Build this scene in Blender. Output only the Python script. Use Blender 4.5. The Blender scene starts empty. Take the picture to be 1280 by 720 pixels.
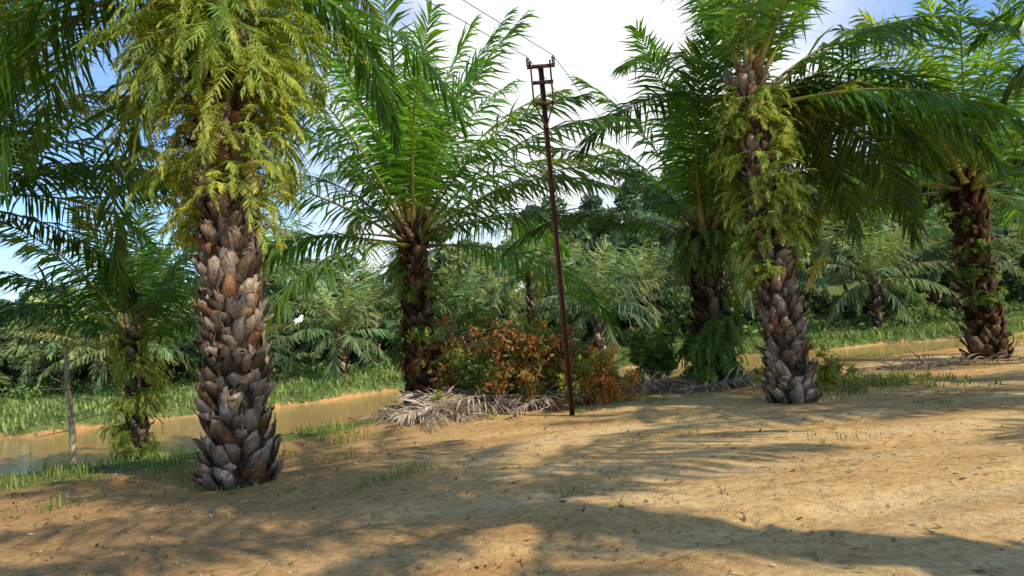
import bpy, math, numpy as np
from mathutils import Vector, Matrix
rng=np.random.default_rng(11)
scene=bpy.context.scene
COL=scene.collection
def nrm(a): return a/np.maximum(np.linalg.norm(a,axis=-1,keepdims=True),1e-9)

class Acc:
    def __init__(s): s.v=[];s.f=[];s.c=[];s.n=0
    def add(s,V,F,C):
        V=np.asarray(V,float).reshape(-1,3);F=np.asarray(F,int).reshape(-1,4)
        C=np.asarray(C,float)
        if C.ndim==1: C=np.tile(C,(len(V),1))
        s.v.append(V);s.f.append(F+s.n);s.c.append(C);s.n+=len(V)
def to_mesh(acc,name,mat,smooth=False):
    V=np.concatenate(acc.v);F=np.concatenate(acc.f);C=np.clip(np.concatenate(acc.c),0,1)
    m=bpy.data.meshes.new(name)
    m.vertices.add(len(V));m.vertices.foreach_set('co',V.astype(np.float32).ravel())
    m.loops.add(F.size);m.loops.foreach_set('vertex_index',F.astype(np.int32).ravel())
    m.polygons.add(len(F))
    m.polygons.foreach_set('loop_start',np.arange(0,F.size,4,dtype=np.int32))
    m.polygons.foreach_set('loop_total',np.full(len(F),4,dtype=np.int32))
    if smooth: m.polygons.foreach_set('use_smooth',np.ones(len(F),dtype=bool))
    a=m.color_attributes.new('Col','FLOAT_COLOR','POINT')
    a.data.foreach_set('color',np.concatenate([C,np.ones((len(C),1))],1).astype(np.float32).ravel())
    m.materials.append(mat)
    m.update(calc_edges=True);m.validate()
    return m
def obj(name,mesh,parent=None):
    o=bpy.data.objects.new(name,mesh);COL.objects.link(o)
    if parent: o.parent=parent
    return o
def empty(name,loc=(0,0,0)):
    e=bpy.data.objects.new(name,None);e.location=loc;COL.objects.link(e);return e

# ---------------- materials
def vmat(name,rough=.6,trans=0.,bump=0.,nscale=8.,namp=.3,spec=.4,tcol=(1.5,1.6,.6),bscale=None,bdist=.03,bstretch=(1,1,1)):
    m=bpy.data.materials.new(name);m.use_nodes=True
    nt=m.node_tree;N=nt.nodes;Lk=nt.links;N.clear()
    out=N.new('ShaderNodeOutputMaterial');p=N.new('ShaderNodeBsdfPrincipled')
    at=N.new('ShaderNodeAttribute');at.attribute_name='Col'
    tc=N.new('ShaderNodeTexCoord')
    no=N.new('ShaderNodeTexNoise');no.inputs['Scale'].default_value=nscale;no.inputs['Detail'].default_value=6 if bump>0 else 0
    Lk.new(tc.outputs['Object'],no.inputs['Vector'])
    mr=N.new('ShaderNodeMapRange');mr.inputs[1].default_value=.25;mr.inputs[2].default_value=.75
    mr.inputs[3].default_value=1-namp;mr.inputs[4].default_value=1+namp
    Lk.new(no.outputs[0],mr.inputs[0])
    vm=N.new('ShaderNodeVectorMath');vm.operation='SCALE'
    Lk.new(at.outputs['Color'],vm.inputs[0]);Lk.new(mr.outputs[0],vm.inputs['Scale'])
    Lk.new(vm.outputs[0],p.inputs['Base Color'])
    p.inputs['Roughness'].default_value=rough
    p.inputs['Specular IOR Level'].default_value=spec
    if bump>0:
        n2=N.new('ShaderNodeTexNoise');n2.inputs['Scale'].default_value=bscale or nscale*3;n2.inputs['Detail'].default_value=8
        n2.inputs['Roughness'].default_value=.7
        mp=N.new('ShaderNodeMapping');mp.inputs['Scale'].default_value=bstretch
        Lk.new(tc.outputs['Object'],mp.inputs[0]);Lk.new(mp.outputs[0],n2.inputs['Vector'])
        b=N.new('ShaderNodeBump');b.inputs['Strength'].default_value=bump;b.inputs['Distance'].default_value=bdist
        Lk.new(n2.outputs[0],b.inputs['Height']);Lk.new(b.outputs[0],p.inputs['Normal'])
        r2=N.new('ShaderNodeMapRange');r2.inputs[1].default_value=.35;r2.inputs[2].default_value=.65;r2.inputs[3].default_value=.5;r2.inputs[4].default_value=1.3
        Lk.new(n2.outputs[0],r2.inputs[0]);v3=N.new('ShaderNodeVectorMath');v3.operation='SCALE'
        Lk.new(vm.outputs[0],v3.inputs[0]);Lk.new(r2.outputs[0],v3.inputs['Scale']);Lk.new(v3.outputs[0],p.inputs['Base Color'])
    if trans>0:
        t=N.new('ShaderNodeBsdfTranslucent');v2=N.new('ShaderNodeVectorMath');v2.operation='MULTIPLY'
        v2.inputs[1].default_value=tcol;Lk.new(vm.outputs[0],v2.inputs[0]);Lk.new(v2.outputs[0],t.inputs['Color'])
        mx=N.new('ShaderNodeMixShader');mx.inputs[0].default_value=trans
        Lk.new(p.outputs[0],mx.inputs[1]);Lk.new(t.outputs[0],mx.inputs[2]);Lk.new(mx.outputs[0],out.inputs[0])
    else: Lk.new(p.outputs[0],out.inputs[0])
    return m
M_leaf=vmat('palm_leaf',.34,.42,0,2,.25,.5,tcol=(2.5,2.3,.55))
M_fern=vmat('fern_leaf',.55,.42,0,5,.3,.3,tcol=(1.6,1.6,.6))
M_bark=vmat('palm_bark',.95,0,1.0,5,.45,.1,bscale=24,bdist=.05,bstretch=(1.6,1.6,.5))
M_dead=vmat('dead_leaf',.85,0,0,6,.3,.15)
M_tree=vmat('tree_leaf',.65,.25,0,.6,.3,.2)
M_grass=vmat('grass_blade',.6,.3,0,.8,.3,.2)
M_steel=vmat('rusty_steel',.8,0,.5,14,.5,.3)

# ---------------- frond
def frond(acc,base,az,e,L,bend,n=55,leaf=.75,w=.045,segs=3,col=(.06,.12,.02),rcol=(.2,.22,.06),
          droop=.6,lift=.3,rr=.03,side=0.,tw=0.,start=.14,zmin=-1.45,tipcol=None):
    K=14;s=np.linspace(0,1,K)
    th=np.maximum(e-bend*s**1.4,zmin);ds=L/(K-1);tm=(th[1:]+th[:-1])/2
    x=np.concatenate([[0],np.cumsum(np.cos(tm)*ds)]);z=np.concatenate([[0],np.cumsum(np.sin(tm)*ds)])
    y=side*L*.15*s**2
    P=np.stack([x,y,z],1);T=nrm(np.gradient(P,axis=0))
    B=np.array([0,1.,0])-T*T[:,1:2];B=nrm(B);Nn=np.cross(T,B)
    a=(tw*s)[:,None];B,Nn=B*np.cos(a)+Nn*np.sin(a),Nn*np.cos(a)-B*np.sin(a)
    ca,sa=math.cos(az),math.sin(az);R=np.array([[ca,-sa,0],[sa,ca,0],[0,0,1]])
    out=lambda V:(V@R.T)+np.asarray(base)
    r=rr*(1-.85*s)+rr*1.6*np.exp(-s*14)
    ang=np.array([0,2.1,4.2])
    ring=P[:,None,:]+r[:,None,None]*(np.cos(ang)[None,:,None]*B[:,None,:]*1.2+np.sin(ang)[None,:,None]*Nn[:,None,:]*.7)
    F=[]
    for i in range(K-1):
        for j in range(3):
            F.append([i*3+j,i*3+(j+1)%3,(i+1)*3+(j+1)%3,(i+1)*3+j])
    acc.add(out(ring.reshape(-1,3)),F,rcol)
    sj=np.clip(np.linspace(start,.995,n)+rng.normal(0,.003,n),0,1)
    sj=np.concatenate([sj,sj]);sg=np.concatenate([np.ones(n),-np.ones(n)]);m=2*n
    it=lambda A:np.stack([np.interp(sj,s,A[:,k]) for k in range(3)],1)
    p=it(P);t=nrm(it(T));b=nrm(it(B));q=nrm(it(Nn))
    aa=np.interp(sj,[start,.5,1],[1.25,1.,.35])+rng.normal(0,.1,m)
    lf=rng.normal(.05,lift,m)
    l=leaf*np.interp(sj,[start,.28,.6,.9,1],[.35,.9,1,.6,.4])*(1+rng.normal(0,.1,m))
    l*=np.where(rng.random(m)<.04,.35,1)
    d=nrm(np.cos(aa)[:,None]*t+np.sin(aa)[:,None]*(sg[:,None]*np.cos(lf)[:,None]*b+np.sin(lf)[:,None]*q))
    dr=droop*(.6+.8*rng.random(m));ph=rng.normal(0,.45,m)
    wf={1:[.9,.2],2:[.5,1,.12],3:[.45,1,.85,.1]}[segs]
    secs=[];cur=p
    for k in range(segs+1):
        dk=nrm(d+np.array([0,0,-1.])*(dr*(k/segs)**1.2)[:,None])
        if k>0: cur=cur+dk*(l/segs)[:,None]
        wv=nrm(t-(t*dk).sum(1)[:,None]*dk);wv=wv*np.cos(ph)[:,None]+np.cross(dk,wv)*np.sin(ph)[:,None]
        h=w*.5*wf[k]
        secs.append(np.stack([cur-wv*h,cur+wv*h],1))
    V=np.stack(secs,1)
    idx=np.arange(m*(segs+1)*2).reshape(m,segs+1,2)
    F=np.stack([idx[:,:-1,0],idx[:,:-1,1],idx[:,1:,1],idx[:,1:,0]],-1).reshape(-1,4)
    c=np.asarray(col)[None,:]*(1+rng.normal(0,.16,m))[:,None]
    c=np.repeat(c,(segs+1)*2,axis=0)
    if tipcol is not None:
        tt=np.clip((sj-.55)/.45,0,1)*.8;tt=np.repeat(tt,(segs+1)*2)[:,None];c=c*(1-tt)+np.asarray(tipcol)*tt
    acc.add(out(V.reshape(-1,3)),F,c)

def crown(acc,top,nf=32,L=4.2,e_k=(84,66,38,5),col=(.065,.14,.022),n=58,leaf=.76,w=.046,segs=2,az0=0.,bend=(.45,1.25),
          extra=(),skip=None,vary=.2):
    for i in range(nf):
        u=i/(nf-1);az=az0+i*2.39996+rng.normal(0,.12)
        azn=(az+math.pi)%(2*math.pi)-math.pi
        if skip and skip(azn,u): continue
        e=math.radians(np.interp(u,[0,.3,.7,1],e_k)+rng.normal(0,5))
        bd=np.interp(u,[0,1],bend)*(1+rng.normal(0,.15))
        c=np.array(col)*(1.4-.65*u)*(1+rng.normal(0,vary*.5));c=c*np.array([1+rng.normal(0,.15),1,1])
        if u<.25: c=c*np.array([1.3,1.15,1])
        Li=L*(.72+.28*min(1,u*3+.2))*(1+rng.normal(0,.06))
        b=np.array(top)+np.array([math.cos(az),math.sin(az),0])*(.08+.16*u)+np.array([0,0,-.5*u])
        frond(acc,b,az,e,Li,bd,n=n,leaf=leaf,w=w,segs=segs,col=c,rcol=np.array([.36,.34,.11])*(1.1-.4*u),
              side=rng.normal(0,.6),tw=rng.normal(0,.5),droop=.6+.3*u,rr=.036,
              tipcol=(.26,.2,.06) if rng.random()<.12 else None)
    for (az,e,Lx,bd,cc) in extra:
        b=np.array(top)+np.array([math.cos(az),math.sin(az),0])*.2+np.array([0,0,-.3])
        frond(acc,b,az,e,Lx,bd,n=n,leaf=leaf,w=w,segs=segs,col=cc,side=rng.normal(0,.3),tw=rng.normal(0,.3))

def rad(h,H,r0,r1): return r1+(r0-r1)*np.exp(-h/.6)
def axisp(base,top,u):
    b=np.array(base);t=np.array(top);return b+(t-b)*u
def trunk(acc,base,top,r0,r1,ns=230,sz=1.,tint=(1,1,1),seg=18,far=False):
    base=np.array(base,float);top=np.array(top,float);H=top[2]-base[2];K=14;tint=np.array(tint)
    V=[];F=[]
    for i in range(K):
        u=i/(K-1);c=axisp(base,top,u)-np.array([0,0,.15*(1-u)]);r=rad(u*H,H,r0,r1)*.86
        for j in range(seg):
            a=2*math.pi*j/seg;V.append(c+np.array([math.cos(a)*r,math.sin(a)*r,0]))
    for i in range(K-1):
        for j in range(seg): F.append([i*seg+j,i*seg+(j+1)%seg,(i+1)*seg+(j+1)%seg,(i+1)*seg+j])
    acc.add(V,F,np.array([.06,.04,.025])*tint)
    ns=ns if far else int(ns*2.1);sz=sz if far else sz*.7
    for i in range(ns):
        u=(i+.3)/ns;h=u*H;az=i*2.39996+rng.normal(0,.17)
        c=axisp(base,top,u+rng.normal(0,.006));r=rad(h,H,r0,r1)
        O=np.array([math.cos(az),math.sin(az),0]);S=np.array([-math.sin(az),math.cos(az),0]);U=np.array([0,0,1.])
        S=nrm(S+U*rng.normal(0,.22))
        k=sz*(1+rng.normal(0,.2));w0=.185*k*(r/.45)**.5;out=.08*k*max(.1,1+rng.normal(0,.6));rise=.20*k*max(.4,1+rng.normal(0,.4))
        p0=c+O*(r*.80)-U*.06;p1=c+O*(r*.94+out*.35)+U*rise*.42;p2=c+O*(r*.94+out)+U*rise+S*rng.normal(0,.025)
        def sec(p,w,t,tilt):
            n=O*math.cos(tilt)-U*math.sin(tilt);return [p-S*w-n*t*.9,p-S*w*.35+n*t*.6,p+S*w*.3+n*t*.7,p+S*w-n*t*.9]
        q=rng.normal(0,.013*sz,(12,3))
        V=np.array(sec(p0,w0,.045*k,.6)+sec(p1,w0*.82,.04*k,.5)+sec(p2,w0*(.25+.4*rng.random()),.02*k,.2))+q
        V[8:]+=U*rng.normal(0,.035*sz,(4,1))
        F=[[s*4+j,s*4+(j+1)%4,(s+1)*4+(j+1)%4,(s+1)*4+j] for s in range(2) for j in range(4)]+[[8,9,10,11]]
        g=rng.random()
        base_c=np.array([.23,.155,.10])*(1-g)+np.array([.52,.40,.285])*g
        x=rng.random()
        if x<.12: base_c=np.array([.28,.14,.07])
        elif x<.24: base_c=np.array([.11,.075,.05])
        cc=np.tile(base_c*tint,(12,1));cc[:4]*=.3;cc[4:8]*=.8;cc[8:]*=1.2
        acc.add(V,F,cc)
        if not far and rng.random()<.4:
            b0=p2-U*.03;b1=p2+O*rng.uniform(.0,.07)+U*rng.uniform(.04,.13)+S*rng.normal(0,.04)
            limb(acc,b0,b1,.012,.004,base_c*tint*.8,4)

def ferns(acc,base,top,r,u0,u1,n,L=.7,cols=((.17,.22,.03),(.25,.26,.04)),leaf=.13,w=.035,nl=14,e=(.9,-.2),bend=(1.2,2.4),azr=None,segs=1):
    nc=max(4,n//14);cu=u0+(u1-u0)*rng.random(nc);ca=rng.random(nc)*6.283
    for i in range(n):
        k=int(rng.integers(0,nc))
        u=float(np.clip(cu[k]+rng.normal(0,.02),u0*.98,u1));az=ca[k]+rng.normal(0,.45)
        c=axisp(base,top,u)+np.array([math.cos(az),math.sin(az),0])*r*.95
        az+=rng.normal(0,.5)
        g=rng.random();cc=np.array(cols[0])*(1-g)+np.array(cols[1])*g
        frond(acc,c,az,rng.uniform(e[1],e[0]),L*rng.uniform(.45,1.25),rng.uniform(*bend),n=nl,leaf=leaf*rng.uniform(.7,1.2),w=w,
              segs=segs,col=cc,rcol=cc*.7,rr=.006,droop=.3,side=rng.normal(0,1.2),tw=rng.normal(0,.5),start=.1,lift=.2)

def leaves(acc,cen,rad3,n,size,cols,fill=.5,up=.3):
    cen=np.asarray(cen,float);rad3=np.asarray(rad3,float)
    d=nrm(rng.normal(0,1,(n,3)));rr=(fill+(1-fill)*rng.random(n))**.7
    p=cen+d*rad3*rr[:,None]
    nn=nrm(d*.6+rng.normal(0,.7,(n,3))+np.array([0,0,up]))
    t=nrm(np.cross(nn,rng.normal(0,1,(n,3))));b=np.cross(nn,t)
    s=size*(.6+.8*rng.random(n))[:,None]
    V=np.stack([p-t*s,p-b*s*.45,p+t*s,p+b*s*.45],1).reshape(-1,3)
    F=np.arange(n*4).reshape(n,4)
    cols=np.asarray(cols);ci=cols[rng.integers(0,len(cols),n)]*(1+rng.normal(0,.15,n))[:,None]
    acc.add(V,F,np.repeat(ci,4,axis=0))
def limb(acc,a,b,r0,r1,col,seg=6):
    a=np.array(a,float);b=np.array(b,float);d=nrm(b-a);x=nrm(np.cross(d,[.3,.9,.1]));y=np.cross(d,x);V=[]
    for p,r in ((a,r0),(b,r1)):
        for j in range(seg):
            t=6.2832*j/seg;V.append(p+x*math.cos(t)*r+y*math.sin(t)*r)
    acc.add(V,[[j,(j+1)%seg,seg+(j+1)%seg,seg+j] for j in range(seg)],col)
def box(acc,c,s,col):
    c=np.array(c);s=np.array(s)/2
    V=[c+s*np.array(k) for k in [(-1,-1,-1),(1,-1,-1),(1,1,-1),(-1,1,-1),(-1,-1,1),(1,-1,1),(1,1,1),(-1,1,1)]]
    acc.add(V,[[0,3,2,1],[4,5,6,7],[0,1,5,4],[1,2,6,5],[2,3,7,6],[3,0,4,7]],col)

# ---------------- terrain
WZ=-1.4
def edge(x): return np.interp(x,[-60,-14,-7,-4.7,-3,-1.8,0,4,9.5,16,60],[6,8.5,9.8,10.4,12.2,14.6,14.4,14.6,16.2,18.0,24])
def yN(x): return np.interp(x,[-60,-12,-8,-5,3,10,30,80],[18,17.2,16.8,16.6,17.0,18.8,23,28])
def yF(x): return np.interp(x,[-80,-20,-11,-7,-4,0,12,25,80],[27,28,30.5,33,35,35.5,36.5,35,36])+.35*np.sin(x*.7)+.25*np.sin(x*1.7+1)
def yV(x): return np.interp(x,[-80,-20,0,12,25,80],[44,42,40.5,40,39,39])+.6*np.sin(x*.4)+.4*np.sin(x*1.1+1)
def sm(t): t=np.clip(t,0,1);return t*t*(3-2*t)
def wob(x,y,k=1.): return (np.sin(x*1.3*k+.7)*np.cos(y*1.1*k+.3)+.6*np.sin(x*2.7*k+y*1.9*k)+.4*np.sin(x*4.9*k-y*5.3*k+2))/2
def H(x,y):
    d=y-edge(x);n=yN(x);f=yF(x)
    z=.03*wob(x,y,.7)+.012*wob(x,y,3.)+.06*sm((d+2.2)/1.5)*(d<9)*(.5+.5*np.sin(x*1.2))
    c=y-(4.6+.22*x);z=z-.045*(np.exp(-(c/.28)**2)+np.exp(-((c-1.7)/.28)**2))*(d<-2)
    low=-1.1
    z=z*(1-sm(d/1.6))+sm(d/2.6)*low
    z=np.where(y>n-1.2,z+(-2.4-z)*sm((y-n+1.2)/2.4),z)
    far=-2.4+1.4*sm((y-f+1.2)/2.6)+.06*wob(x,y,.5)
    far=far+.012*np.clip(y-f,0,20)
    hill=np.clip(y-yV(x)-6,0,110);rise=hill*(.05+.10*sm((x+14)/40.))
    rise=rise+np.where(hill>0,.6*wob(x,y,.12),0)*sm(hill/10)
    far=far+rise
    return np.where(y>f-2.,far,z)
xs=np.unique(np.concatenate([np.linspace(-14,15,190),np.linspace(-60,-14,60),np.linspace(15,60,60),-60-np.geomspace(2,1940,24),60+np.geomspace(2,1940,24)]))
ys=np.unique(np.concatenate([np.linspace(0,22,220),np.linspace(22,45,70),np.linspace(45,180,60),np.linspace(-30,0,30),180+np.geomspace(5,2000,20),-30-np.geomspace(5,900,12)]))
X,Y=np.meshgrid(xs,ys);Z=H(X,Y)
V=np.stack([X,Y,Z],-1).reshape(-1,3);nx=len(xs);ny=len(ys)
I=np.arange(nx*ny).reshape(ny,nx)
F=np.stack([I[:-1,:-1],I[:-1,1:],I[1:,1:],I[1:,:-1]],-1).reshape(-1,4)
D=Y-edge(X)
def grassf(X,Y):
    D=Y-edge(X)
    g=sm((D+2.6)/2.2)*np.where(X>5.5,.35,.8)
    g=np.where(Y>18,1.,g);g=np.where((D>0.5)&(X<-3),1.,g);g=np.where((D>.3)&(X>6)&(Y<22),.15,g)
    return g
G=grassf(X,Y);C=np.zeros((nx*ny,3));C[:,0]=G.ravel()
C[:,1]=np.maximum(np.where((D>-.8)&(X>5)&(Y<24),1.,0),np.where((Y>yF(X)-2)&(Y<yF(X)+.7),.8,0)).ravel()
C[:,2]=(sm((-X+1.5)/5)*sm((Y-2)/3)*.9).ravel()
acc=Acc();acc.add(V,F,C)
mg=bpy.data.materials.new('ground_dirt');mg.use_nodes=True
nt=mg.node_tree;N=nt.nodes;Lk=nt.links;P=N['Principled BSDF'];P.inputs['Roughness'].default_value=.95;P.inputs['Specular IOR Level'].default_value=.1
tc=N.new('ShaderNodeTexCoord');at=N.new('ShaderNodeAttribute');at.attribute_name='Col'
sp=N.new('ShaderNodeSeparateColor');Lk.new(at.outputs['Color'],sp.inputs[0])
def noise(sc,det=6,ro=.6,vec=None):
    n=N.new('ShaderNodeTexNoise');n.inputs['Scale'].default_value=sc;n.inputs['Detail'].default_value=det;n.inputs['Roughness'].default_value=ro
    Lk.new(vec or tc.outputs['Object'],n.inputs['Vector']);return n.outputs[0]
def ramp(inp,stops):
    r=N.new('ShaderNodeValToRGB');cr=r.color_ramp
    while len(cr.elements)<len(stops): cr.elements.new(.5)
    for e,(p,c) in zip(cr.elements,stops): e.position=p;e.color=(*c,1)
    Lk.new(inp,r.inputs[0]);return r.outputs[0]
def mix(f,a,b,t='MIX'):
    m=N.new('ShaderNodeMix');m.data_type='RGBA';m.blend_type=t
    if isinstance(f,float): m.inputs[0].default_value=f
    else: Lk.new(f,m.inputs[0])
    for i,v in ((6,a),(7,b)):
        if isinstance(v,tuple): m.inputs[i].default_value=(*v,1)
        else: Lk.new(v,m.inputs[i])
    return m.outputs[2]
def math_(op,a,b):
    m=N.new('ShaderNodeMath');m.operation=op;m.use_clamp=(op!='SUBTRACT')
    for i,v in ((0,a),(1,b)):
        if isinstance(v,float): m.inputs[i].default_value=v
        else: Lk.new(v,m.inputs[i])
    return m.outputs[0]
mp=N.new('ShaderNodeMapping');mp.inputs['Scale'].default_value=(.35,1.6,1);mp.inputs['Rotation'].default_value=(0,0,-.22);Lk.new(tc.outputs['Object'],mp.inputs[0])
d1=ramp(noise(.9,6,.65,mp.outputs[0]),[(.3,(.54,.29,.105)),(.48,(.78,.48,.19)),(.7,(.92,.65,.32))])
d2=ramp(noise(14,6,.7),[(.3,(.5,.46,.43)),(.5,(.95,.95,.95)),(.75,(1.2,1.2,1.2))])
dirt=mix(.9,d1,d2,'MULTIPLY')
lf=ramp(noise(5,7,.8),[(.50,(0,0,0)),(.64,(1,1,1))])
dirt=mix(math_('MULTIPLY',lf,.45),dirt,(.30,.155,.065))
st=ramp(math_('ADD',math_('MULTIPLY',sp.outputs[2],.5),math_('MULTIPLY',noise(1.1,6,.7),.6)),[(.42,(0,0,0)),(.75,(1,1,1))])
dirt=mix(math_('MULTIPLY',st,.8),dirt,mix(.9,(.44,.24,.095),d2,'MULTIPLY'))
orange=ramp(noise(3,4),[(.3,(.46,.19,.06)),(.7,(.70,.36,.13))])
dirt=mix(math_('MULTIPLY',sp.outputs[1],.85),dirt,orange)
gr=ramp(noise(4,6,.7),[(.3,(.08,.09,.025)),(.5,(.14,.18,.045)),(.7,(.26,.23,.08))])
gm=ramp(math_('ADD',math_('MULTIPLY',math_('SUBTRACT',sp.outputs[0],math_('MULTIPLY',sp.outputs[1],.7)),.6),math_('MULTIPLY',noise(1.6,6,.75),.5)),[(.5,(0,0,0)),(.68,(1,1,1))])
Lk.new(mix(gm,dirt,gr),P.inputs['Base Color'])
bp=N.new('ShaderNodeBump');bp.inputs['Strength'].default_value=1.;bp.inputs['Distance'].default_value=.05
Lk.new(math_('ADD',math_('MULTIPLY',noise(26,6,.75),.5),math_('MULTIPLY',noise(4,5,.6),.5)),bp.inputs['Height']);Lk.new(bp.outputs[0],P.inputs['Normal'])
obj('ground',to_mesh(acc,'ground',mg,True))
acc=Acc();acc.add([[-400,12,WZ],[400,12,WZ],[400,45,WZ],[-400,45,WZ]],[[0,1,2,3]],(0,0,0))
mw=bpy.data.materials.new('muddy_water');mw.use_nodes=True
nt=mw.node_tree;N=nt.nodes;Lk=nt.links;P=N['Principled BSDF'];P.inputs['Roughness'].default_value=.12
P.inputs['Specular IOR Level'].default_value=.5
tc=N.new('ShaderNodeTexCoord')
Lk.new(ramp(noise(.15,4),[(.35,(.46,.25,.08)),(.65,(.60,.35,.12))]),P.inputs['Base Color'])
bp=N.new('ShaderNodeBump');bp.inputs['Strength'].default_value=.25;bp.inputs['Distance'].default_value=.03
mp=N.new('ShaderNodeMapping');mp.inputs['Scale'].default_value=(.6,2,1);Lk.new(tc.outputs['Object'],mp.inputs[0])
Lk.new(noise(2.,4,.6,mp.outputs[0]),bp.inputs['Height']);Lk.new(bp.outputs[0],P.inputs['Normal'])
obj('river',to_mesh(acc,'river',mw))

# ---------------- near palms
def palm(base,top,r0,r1,ns=220,sz=1.,tint=(1,1,1),fern=None,crown_kw=None):
    base=np.array(base,float)
    e=empty('oil_palm_tree',tuple(base));T=np.array(top,float)-base;B=np.zeros(3)
    a=Acc();trunk(a,B,T,r0,r1,ns,sz,tint);obj('trunk',to_mesh(a,'trunk',M_bark),e)
    a=Acc();crown(a,T,**(crown_kw or {}));obj('crown',to_mesh(a,'crown',M_leaf),e)
    if fern:
        a=Acc()
        for f in fern: ferns(a,B,T,r1,**f)
        obj('epiphytic_ferns',to_mesh(a,'ferns',M_fern),e)
    return e
YG=((.19,.28,.045),(.50,.48,.09));DG=((.07,.14,.025),(.20,.28,.045));MG=((.15,.25,.04),(.42,.45,.08))
DK=(.05,.11,.018)
# front-left palm
palm((-3.40,8.16,0),(-3.26,8.2,6.5),.49,.32,330,1.0,fern=[dict(u0=.53,u1=.97,n=600,L=.95,cols=YG,leaf=.12,w=.024,nl=22),dict(u0=.45,u1=.6,n=80,L=.6,cols=YG,w=.026),dict(u0=.70,u1=1.,n=190,L=1.4,cols=MG,leaf=.17,nl=24,w=.028)],
     crown_kw=dict(nf=36,L=4.2,e_k=(80,60,25,-10),bend=(.7,1.5),az0=.4,skip=lambda a,u:u>.25 and (-2.3<a<.6),
       extra=[(.75,.1,3.4,2.0,DK),(.35,.0,2.8,2.2,DK),(2.7,.2,4.4,1.6,DK),(3.1,.1,4.2,1.8,DK),(3.4,.0,4.,1.8,DK),(-2.7,.3,4.2,1.6,DK)]))
# centre palm
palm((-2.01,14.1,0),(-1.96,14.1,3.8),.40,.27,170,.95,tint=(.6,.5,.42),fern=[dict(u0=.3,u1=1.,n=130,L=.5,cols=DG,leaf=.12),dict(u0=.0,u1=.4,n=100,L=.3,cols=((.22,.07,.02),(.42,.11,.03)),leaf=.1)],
     crown_kw=dict(nf=40,L=5.0,e_k=(85,72,46,10),bend=(.35,1.3),az0=1.,col=(.10,.215,.026),n=72,leaf=.82,w=.05,skip=lambda a,u:u>.55 and -1.9<a<-.7,
        extra=[(-.05,.25,4.2,.7,(.06,.13,.02)),(3.3,.2,4.2,.9,(.06,.13,.02))]))
# right-of-pole palm
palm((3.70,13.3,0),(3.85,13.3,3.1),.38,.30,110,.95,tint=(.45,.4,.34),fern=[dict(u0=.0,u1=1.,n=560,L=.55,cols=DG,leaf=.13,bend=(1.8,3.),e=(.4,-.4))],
     crown_kw=dict(nf=32,L=4.2,e_k=(82,64,42,22),bend=(.45,1.1),az0=2.,col=(.07,.155,.024),n=64,leaf=.76,w=.048,skip=lambda a,u:(u>.6 and -2.5<a<-.4) or (u>.6 and abs(a)>2.2) or (.3<u<.6 and abs(a)>2.8),
        extra=[(3.05,.6,4.0,1.3,(.06,.13,.02))]))
# front-right palm
RX=[(.02+.11*k,float(rng.uniform(-.1,.5)),float(rng.uniform(3.6,4.5)),float(rng.uniform(1.3,1.8)),DK) for k in range(14)]
palm((4.08,10.4,0),(3.9,10.4,5.0),.37,.25,260,.95,fern=[dict(u0=.45,u1=.95,n=440,L=.5,cols=MG,leaf=.11,w=.024,nl=16),dict(u0=.35,u1=.6,n=50,L=.4,cols=MG)],
     crown_kw=dict(nf=40,L=4.3,e_k=(82,62,36,5),az0=.2,col=(.08,.17,.026),n=64,leaf=.8,w=.05,skip=lambda a,u:(u>.3 and -2.6<a<-.5) or (u>.15 and abs(a)>2.0),
       extra=RX+[(2.3,.5,3.6,1.2,DK)]))
# far right palm
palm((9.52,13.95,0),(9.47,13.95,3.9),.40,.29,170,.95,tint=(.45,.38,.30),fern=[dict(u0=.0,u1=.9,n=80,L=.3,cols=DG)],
     crown_kw=dict(nf=34,L=4.3,az0=3.,col=(.10,.19,.03),n=60))
# left, on the low shelf
palm((-8.8,15.6,-1.1),(-8.7,15.6,2.3),.28,.22,110,.8,fern=[dict(u0=.05,u1=1.,n=340,L=.6,cols=YG,leaf=.12,bend=(1.8,3.))],
     crown_kw=dict(nf=24,L=3.4,col=(.06,.13,.022),az0=.9,e_k=(84,66,48,26),bend=(.5,1.1)))
palm((-9.9,12.0,-.6),(-9.8,12.0,5.0),.5,.34,120,crown_kw=dict(nf=38,L=4.5,az0=.1,col=(.04,.09,.016),e_k=(80,62,36,10),w=.056,n=60,extra=[(-.1,.5,4.5,1.2,DK),(.2,.4,4.5,1.1,DK),(.5,.4,4.5,1.1,DK)]))
palm((-8.9,7.6,0),(-8.8,7.6,6.6),.5,.34,120,crown_kw=dict(nf=26,L=3.9,az0=2.2,col=(.22,.30,.045)))
# right of the track, outside the frame
palm((11.2,8.6,0),(11.1,8.6,5.9),.45,.32,120,crown_kw=dict(nf=32,L=4.5,az0=.6,col=(.065,.14,.022),e_k=(80,60,32,5),w=.055))
palm((13.6,4.2,0),(13.6,4.2,5.8),.45,.32,100,crown_kw=dict(nf=26,L=4.4,az0=2.6))
palm((7.9,.4,0),(7.9,.4,7.1),.45,.32,100,crown_kw=dict(nf=28,L=4.2,az0=1.6,w=.06))

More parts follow.
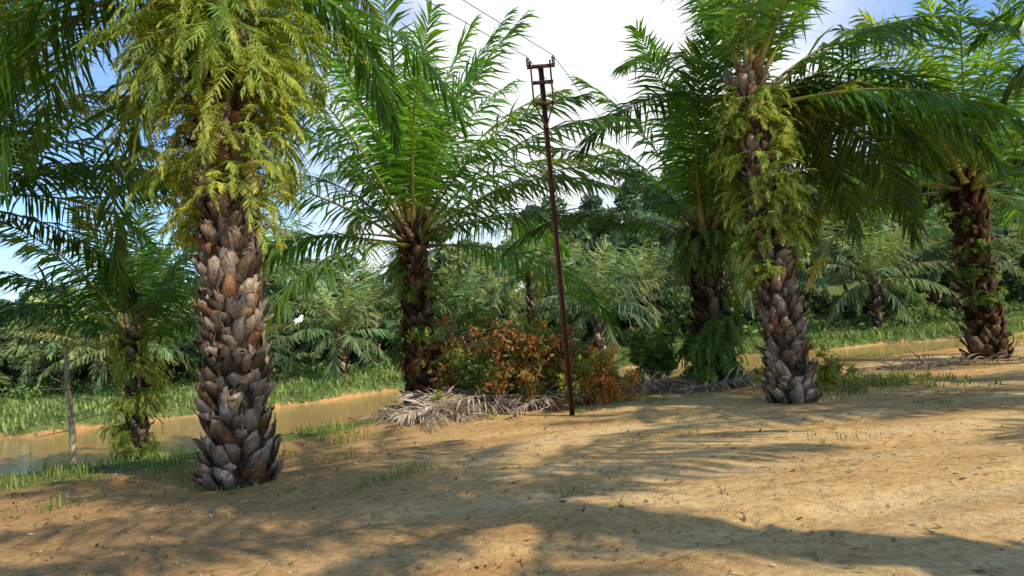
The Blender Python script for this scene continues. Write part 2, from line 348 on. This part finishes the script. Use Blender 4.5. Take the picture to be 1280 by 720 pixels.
# ---------------- distant palms
pv=[]
for k in range(5):
    a=Acc();hh=[2.6,3.4,4.4,5.4,3.0][k]
    trunk(a,(0,0,-.6),(0.1,0,hh),.40,.28,46,1.3,(1.1,1.05,1.),8,far=True)
    cc=[(.15,.21,.09),(.19,.25,.095),(.13,.19,.085),(.16,.22,.09),(.24,.28,.095)][k]  # paler, bluer greens: distance haze mixed into the leaf colours
    crown(a,(0.1,0,hh),nf=30,L=3.9,col=cc,n=24,leaf=.9,w=.14,segs=1,e_k=(82,64,32,-15),vary=.3)
    pv.append(to_mesh(a,'distant_palm_mesh',M_tree))
grp=empty('distant_palm_grove')
def putp(x,y,k,s=1.):
    o=obj('palm_%d'%len(grp.children),pv[k],grp);o.location=(x,y,float(H(x,y)));o.rotation_euler=(rng.normal(0,.06),rng.normal(0,.06),rng.random()*6.28);o.scale=(s,s,s*rng.uniform(.85,1.2))
for (x,y,k,s) in [(-9.8,38.5,1,.95),(4.9,41.5,0,1.05),(8.4,44,1,.9),(21.,40,1,1.),(1.0,46,3,1.),(-3.,43,0,1.),(14,44,2,1),(27,42,2,1),(-17,43,0,1),(-27,45,4,1.1),(-22,40,1,1)]: putp(x,y,k,s)
for row in range(2):
    y=50+row*11;half=y*.85
    for x in np.arange(-half,half,8.6):
        if rng.random()<.35: continue
        putp(x+rng.normal(0,2.2),y+rng.normal(0,2.6)+.05*x,int(rng.integers(0,5)),rng.uniform(.75,1.35))
# ---------------- distant broadleaf forest
def tree_mesh(h,r,nc,cols,nm,leafn=230,sz=.3):
    a=Acc();limb(a,(0,0,-.5),(.1,0,h*.55),.22,.14,(.10,.08,.06),8)
    for i in range(nc):
        an=rng.random()*6.28;q=r*math.sqrt(rng.random())*.9;zz=h*(.45+.5*rng.random())*(1-.25*(q/r)**2)
        c=(math.cos(an)*q,math.sin(an)*q,zz)
        limb(a,(.1,0,h*rng.uniform(.35,.55)),c,.07,.03,(.09,.07,.05),5)
        g=rng.uniform(.6,1.25);k=rng.uniform(.7,1.2);leaves(a,c,(r*.34*k,r*.34*k,r*.24*k),leafn,sz,np.array(cols)*g,.35)
    return to_mesh(a,nm,M_tree)
TV=[tree_mesh(9,3.4,17,[(.14,.20,.09),(.20,.25,.10)],'broadleaf_a'),  # far-off haze is tinted into these bluish leaf colours
    tree_mesh(12,3.8,20,[(.10,.16,.09),(.14,.20,.10)],'broadleaf_b'),
    tree_mesh(7.5,3.0,14,[(.20,.25,.10),(.26,.28,.11)],'broadleaf_c'),
    tree_mesh(5,2.6,12,[(.16,.22,.07),(.11,.17,.07)],'broadleaf_d')]
grf=empty('distant_forest')
for row in range(5):
    y=[54,64,76,90,106][row];half=y*.9
    for x in np.arange(-half,half,4.6):
        if rng.random()<[.5,.3,.15,.1,.05][row]: continue
        o=obj('tree_%d'%len(grf.children),TV[int(rng.integers(0,3))],grf);xx=x+rng.normal(0,1.5);yy=y+rng.normal(0,3)
        o.location=(xx,yy,float(H(xx,yy))-.3);o.rotation_euler=(0,0,rng.random()*6.28);s=rng.uniform(.7,1.35)*(1.1 if xx>0 else .9);o.scale=(s,s,s*rng.uniform(.85,1.2))
for x in np.arange(-48,48,3.0):
    if rng.random()<.25: continue
    o=obj('tree_%d'%len(grf.children),TV[3],grf);yy=float(yV(x))+rng.uniform(5,13)
    o.location=(x,yy,float(H(x,yy))-1);o.rotation_euler=(0,0,rng.random()*6.28);o.scale=(rng.uniform(.6,1.),)*3
a=Acc()
for x in np.arange(-44,44,.9):
    for _ in range(3):
        dd=rng.random()**1.3*14+.2;yy=float(yV(x))+dd;s=rng.uniform(.4,1.1)
        leaves(a,(x+rng.normal(0,.6),yy,float(H(x,yy))+.35*s),(s*1.1,s*.9,s*.75),110,.16,np.array([(.10,.16,.05),(.16,.22,.06),(.22,.28,.07)])*rng.uniform(.6,1.2),.3)
obj('riverbank_undergrowth',to_mesh(a,'undergrowth',M_tree))

# ---------------- shrubs
def shrub(name,x,y,r,h,cols,n=9,leafn=260,sz=.05,z=None):
    z0=float(H(x,y)) if z is None else z
    e=empty(name,(x,y,z0));b=Acc();l=Acc()
    for i in range(n):
        an=rng.random()*6.28;q=r*math.sqrt(rng.random())*.85;c=(math.cos(an)*q,math.sin(an)*q*.8,h*rng.uniform(.25,.9)*(1-.3*q/r))
        m=(c[0]*.4,c[1]*.4,c[2]*.55);limb(b,(c[0]*.1,c[1]*.1,-.05),m,.018,.012,(.10,.06,.04),5);limb(b,m,c,.012,.005,(.10,.06,.04),5)
        k=cols[int(rng.integers(0,len(cols)))]
        leaves(l,c,(r*.36,r*.34,h*.22),leafn,sz,np.array(k),.1,.2)
        for _ in range(4):
            t=np.array(c)+rng.normal(0,1,3)*np.array([r*.4,r*.3,h*.25]);limb(b,c,t,.006,.003,(.12,.07,.04),4);leaves(l,t,(.12,.12,.16),26,sz,np.array(k),.1,.2)
    obj('stems',to_mesh(b,'stems',M_bark),e);obj('foliage',to_mesh(l,'foliage',M_fern),e)
g1=[(.12,.20,.04),(.18,.25,.05)];g2=[(.38,.13,.05),(.20,.18,.045)];g3=[(.55,.17,.04),(.55,.30,.06)];g4=[(.25,.28,.055),(.38,.35,.08)]
shrub('red_leaf_shrub',.0,12.7,1.05,1.75,[g1,g2,g2,g4],24,240,.055)
shrub('red_leaf_shrub',-.75,13.1,.9,2.0,[g1,g1,g2],17,220,.055)
shrub('orange_leaf_shrub',1.2,12.4,.7,1.05,[g3,g4,g2,g4],14,180,.05)
shrub('green_shrub',2.75,14.0,.5,1.3,[g1],9,200,.06)
shrub('green_shrub',-4.6,13.0,.5,.6,[g4,g1],7,160,.06)
shrub('green_shrub',5.0,11.9,.55,.45,[g4],8,150,.05)

# ---------------- bare sapling
x,y=-10.4,15.8;e=empty('bare_sapling',(x,y,float(H(x,y))));a=Acc();gc=(.55,.42,.28)
pts=[np.array(p) for p in [(0,0,-.1),(.04,0,1.),(-.02,0,2.),(.0,0,3.)]]
for i in range(3): limb(a,pts[i],pts[i+1],.08-.013*i,.067-.013*i,gc,8)
for _ in range(12):
    h=rng.uniform(.8,2.9);an=rng.random()*6.28;l=rng.uniform(.4,1.1);p=np.array([0,0,h]);q=p+np.array([math.cos(an)*l,math.sin(an)*l,rng.uniform(-.2,.5)])
    limb(a,p,q,.018,.007,gc,5);limb(a,q,q+rng.normal(0,.2,3),.007,.003,gc,4)
obj('branches',to_mesh(a,'branches',M_bark),e)

# ---------------- utility pole
def pole(x,y,name='utility_pole'):
    z=float(H(x,y));e=empty(name,(x,y,z));rc=(.10,.042,.028)
    a=Acc();Hh=5.85
    box(a,(-.035,0,Hh/2-.1),(.012,.09,Hh),rc);box(a,(.035,0,Hh/2-.1),(.012,.09,Hh),rc);box(a,(0,0,Hh/2-.1),(.056,.012,Hh-.02),rc)
    obj('steel_mast',to_mesh(a,'mast',M_steel),e)
    a=Acc()
    for zz,l in ((5.72,.46),(5.45,.36),(5.1,.36)): box(a,(0,-.075,zz),(l,.05,.05),(.10,.045,.03))
    limb(a,(-.17,-.11,5.06),(-.17,-.11,5.8),.016,.016,(.10,.045,.03));limb(a,(.15,-.11,5.06),(.15,-.11,5.8),.016,.016,(.10,.045,.03))
    limb(a,(-.16,-.10,5.1),(0,-.06,4.7),.014,.014,(.10,.045,.03));limb(a,(.15,-.10,5.1),(0,-.06,4.7),.014,.014,(.10,.045,.03))
    obj('cross_arms',to_mesh(a,'arms',M_steel),e)
    a=Acc()
    for xx in (-.21,.21):
        for k in range(3): limb(a,(xx,-.075,5.75+k*.045),(xx,-.075,5.79+k*.045),.035,.022,(.25,.2,.17),8)
    obj('insulators',to_mesh(a,'insul',M_steel),e)
    return e
pole(.79,11.1);pole(-13.,-14.);pole(16.,52.)
a=Acc()
def wire(p,q,sag):
    p=np.array(p);q=np.array(q);K=24
    pts=[p+(q-p)*t-np.array([0,0,sag*4*t*(1-t)]) for t in np.linspace(0,1,K)]
    for i in range(K-1): limb(a,pts[i],pts[i+1],.006,.006,(.05,.05,.05),4)
for xx in (-.21,.21):
    wire((.79+xx,11.02,5.88),(-13+xx,-14.07,5.88),.3);wire((.79+xx,11.02,5.88),(16+xx,51.9,float(H(16,52))+5.88),.8)
obj('power_lines',to_mesh(a,'wires',M_steel))

# ---------------- dead frond piles
def pile(x,y,rx,ry,n,hh,name='dead_frond_pile'):
    e=empty(name,(x,y,float(H(x,y))));a=Acc()
    for i in range(n):
        px=rng.uniform(-rx,rx);py=rng.uniform(-ry,ry);az=rng.choice([0.,math.pi])+rng.normal(0,.5)
        g=rng.random();c=np.array([.28,.19,.12])*(1-g)+np.array([.50,.40,.29])*g
        L=rng.uniform(1.0,2.3);zb=hh*rng.random()*(1-abs(px)/rx*.6)+.03
        frond(a,(px-math.cos(az)*L*.5,py-math.sin(az)*L*.3,zb),az,rng.uniform(0,.2),L,rng.uniform(.1,.45),n=34,leaf=.5,w=.024,segs=2,col=c,
              rcol=c*.9,droop=.5,lift=.35,rr=.02,side=rng.normal(0,.8),tw=rng.normal(0,.6))
    obj('dry_fronds',to_mesh(a,'dry_fronds',M_dead),e)
pile(-.9,12.4,1.4,.45,28,.32);pile(2.9,12.9,1.1,.5,14,.2);pile(8.3,13.4,.8,.4,5,.08)

# ---------------- grass
def blades(acc,x,y,h,w,cols,lean=.5):
    n=len(x);z=H(x,y)-.01;p=np.stack([x,y,z],1);az=rng.random(n)*6.283
    o=np.stack([np.cos(az),np.sin(az),np.zeros(n)],1);s=np.stack([-np.sin(az),np.cos(az),np.zeros(n)],1)
    hh=(h*(.5+rng.random(n)))[:,None];ln=lean*(.3+rng.random(n))[:,None]
    q1=p+np.array([0,0,1.])*hh*.6+o*hh*ln*.25;q2=p+np.array([0,0,1.])*hh*(1-.3*ln)+o*hh*ln*.9;w=w*(.6+.8*rng.random(n))[:,None]
    V=np.stack([p-s*w,p+s*w,q1-s*w*.8,q1+s*w*.8,q2-s*w*.1,q2+s*w*.1],1).reshape(-1,3)
    b=(np.arange(n)*6)[:,None];F=np.concatenate([b+np.array([[0,1,3,2]]),b+np.array([[2,3,5,4]])])
    cols=np.asarray(cols);c=cols[rng.integers(0,len(cols),n)]*(1+rng.normal(0,.2,n))[:,None]
    acc.add(V,F,np.repeat(c,6,axis=0))
a=Acc();gc=[(.17,.25,.05),(.24,.30,.06),(.36,.32,.11),(.13,.20,.035)]
n=26000;x=rng.uniform(-8,14,n);y=edge(x)+rng.uniform(-3.2,2.5,n);k=wob(x,y,1.6)+.5*wob(x,y,5)+rng.normal(0,.15,n)
dd=y-edge(x);keep=(k>.35-.28*np.clip(dd+2,0,3)+np.where(x>6,.45,0))&(y<19);blades(a,x[keep],y[keep],.13,.006,gc)
n=17000;x=rng.uniform(-24,-3.5,n);y=edge(x)+rng.uniform(.4,10,n);keep=(y<yN(x)+.3)&(wob(x,y,.9)+rng.normal(0,.4,n)>-.5);blades(a,x[keep],y[keep],.20,.009,[(.24,.34,.06),(.34,.42,.08),(.48,.46,.17),(.18,.27,.05)],.8)
for _ in range(34):
    cx=rng.uniform(-20,-6.5);cy=rng.uniform(float(edge(cx))+.6,float(yN(cx))-2);m=90;blades(a,cx+rng.normal(0,.18,m),cy+rng.normal(0,.18,m),.42,.010,[(.24,.34,.06),(.36,.42,.09),(.48,.44,.16)],.9)
n=4000;x=rng.uniform(-6,10,n);y=rng.uniform(14,19,n);keep=(y>edge(x)+.5)&(y<yN(x)+.2);blades(a,x[keep],y[keep],.22,.009,gc,.7)
for (cx,cy,r,m) in [(-1.5,7.5,.22,130),(-1.25,7.8,.15,70),(-1.75,7.2,.12,50),(-3.1,7.6,.2,50),(-3.9,7.7,.2,60),(.4,6.4,.1,18),(3.4,7.6,.2,30),(-2.4,9.,.3,70),(2.0,8.6,.15,24),(-5.,8.7,.4,60),(5.5,9.3,.4,60)]:
    blades(a,cx+rng.normal(0,r,m),cy+rng.normal(0,r*.5,m),.11,.004,gc,1.3)
n=2600;x=rng.uniform(4.2,7.2,n);y=11.4+rng.normal(0,.5,n)+.1*(x-4);keep=wob(x,y,2.2)+rng.normal(0,.3,n)>.0;blades(a,x[keep],y[keep],.13,.012,[(.20,.28,.05),(.32,.35,.08),(.40,.34,.14)],1.3)
obj('grass',to_mesh(a,'grass',M_grass))
a=Acc();n=30000;x=rng.uniform(-34,34,n);y=yF(x)+.5+rng.random(n)*(yV(x)+2.5-yF(x));k=wob(x,y,.6)+rng.normal(0,.5,n)>-.7;x=x[k];y=y[k]
blades(a,x,y,.36,.028,[(.17,.26,.06),(.26,.33,.08),(.36,.37,.14),(.13,.20,.05)],.9)
obj('riverbank_grass',to_mesh(a,'rgrass',M_grass))
# ---------------- litter, twigs and pebbles
a=Acc();n=7500;x=rng.uniform(-7,9,n);y=rng.uniform(2,13.5,n);keep=(y<edge(x))&((wob(x,y,1.)+rng.normal(0,.5,n)-.08*x)>(-.2));x=x[keep];y=y[keep];n=len(x)
az=rng.random(n)*6.28;l=rng.uniform(.010,.045,n)[:,None];o=np.stack([np.cos(az),np.sin(az),rng.normal(0,.25,n)],1);s=np.stack([-np.sin(az),np.cos(az),rng.normal(0,.3,n)],1);p=np.stack([x,y,H(x,y)+.014],1)
V=np.stack([p-o*l,p-s*l*.35,p+o*l,p+s*l*.35],1).reshape(-1,3);cc=np.array([(.22,.12,.05),(.34,.23,.12),(.12,.07,.04),(.2,.17,.06),(.45,.36,.22)])[rng.integers(0,5,n)]
a.add(V,np.arange(n*4).reshape(n,4),np.repeat(cc,4,axis=0))
for i in range(460):
    x=rng.uniform(-6,7);y=rng.uniform(2.4,11);az=rng.normal(0,1.2);l=rng.uniform(.04,.25);z=float(H(x,y))+.012
    limb(a,(x,y,z),(x+math.cos(az)*l,y+math.sin(az)*l,z+rng.uniform(0,.02)),.003,.002,np.array((.24,.16,.09))*rng.uniform(.5,1.6),4)
obj('leaf_litter',to_mesh(a,'litter',M_dead))
a=Acc()
for i in range(900):
    x=rng.uniform(-6,7);y=rng.uniform(2.2,11);r=rng.uniform(.004,.016);c=np.array([x,y,float(H(x,y))+r*.3]);V=[]
    for zz,k in ((-.6,.7),(0,1.),(.6,.6)):
        for j in range(6): V.append(c+np.array([math.cos(j*1.047)*r*k,math.sin(j*1.047)*r*k,zz*r])*(1+rng.normal(0,.12)))
    F=[[s*6+j,s*6+(j+1)%6,s*6+6+(j+1)%6,s*6+6+j] for s in range(2) for j in range(6)]+[[12,13,14,15],[12,15,16,17]]
    V=np.array(V);V[:,:]=c+(V-c)*1.0
    a.add(V,F,np.array([.46,.33,.20])*rng.uniform(.6,1.1))
obj('pebbles',to_mesh(a,'pebbles',M_dead))

# ---------------- light
EL=35
S=Vector((.80,-.54,0)).normalized()*math.cos(math.radians(EL));S.z=math.sin(math.radians(EL))
sl=bpy.data.lights.new('sun','SUN');sl.energy=5.0;sl.angle=math.radians(.5);sl.color=(1,.93,.78)
so=bpy.data.objects.new('sun',sl);COL.objects.link(so);so.rotation_euler=S.to_track_quat('Z','Y').to_euler()
w=bpy.data.worlds.new('World');scene.world=w;w.use_nodes=True;nt=w.node_tree;N=nt.nodes;Lk=nt.links
bg=N['Background'];sk=N.new('ShaderNodeTexSky');sk.sky_type='NISHITA';sk.sun_disc=False;sk.sun_elevation=math.radians(EL);sk.sun_rotation=math.atan2(S.x,S.y)
sk.air_density=1.3;sk.dust_density=.3;sk.ozone_density=3.
tc=N.new('ShaderNodeTexCoord');mp=N.new('ShaderNodeMapping');mp.inputs['Scale'].default_value=(1,1,2.2);Lk.new(tc.outputs['Generated'],mp.inputs[0])
cl=ramp(noise(2.6,5,.55,mp.outputs[0]),[(.34,(0,0,0)),(.54,(1,1,1))])
vd=N.new('ShaderNodeVectorMath');vd.operation='DOT_PRODUCT';vd.inputs[1].default_value=tuple(Vector((.13,.95,.22)).normalized());Lk.new(tc.outputs['Generated'],vd.inputs[0])
bk=ramp(vd.outputs['Value'],[(.90,(.05,.05,.05)),(.975,(1,1,1))])
f=math_('ADD',math_('MULTIPLY',cl,bk),math_('MULTIPLY',bk,.35))
blue=mix(1.,sk.outputs[0],(.90,1.10,1.42),'MULTIPLY')
Lk.new(mix(f,blue,(7.6,7.7,7.9)),bg.inputs['Color']);bg.inputs['Strength'].default_value=.15
# ---------------- camera
cam=bpy.data.cameras.new('camera');cam.lens=24;cam.sensor_width=36;cam.clip_end=5000;cam.clip_start=.05
co=bpy.data.objects.new('camera',cam);COL.objects.link(co)
p=math.radians(2.7);r=math.radians(5);u0=Vector((0,-math.sin(p),math.cos(p)));r0=Vector((1,0,0));fw=Vector((0,math.cos(p),math.sin(p)))
R=r0*math.cos(r)-u0*math.sin(r);U=r0*math.sin(r)+u0*math.cos(r)
M=Matrix((R,U,-fw)).transposed().to_4x4();M.translation=Vector((0,0,1.6));co.matrix_world=M
scene.camera=co
scene.view_settings.view_transform='Standard';scene.view_settings.look='None';scene.view_settings.exposure=0
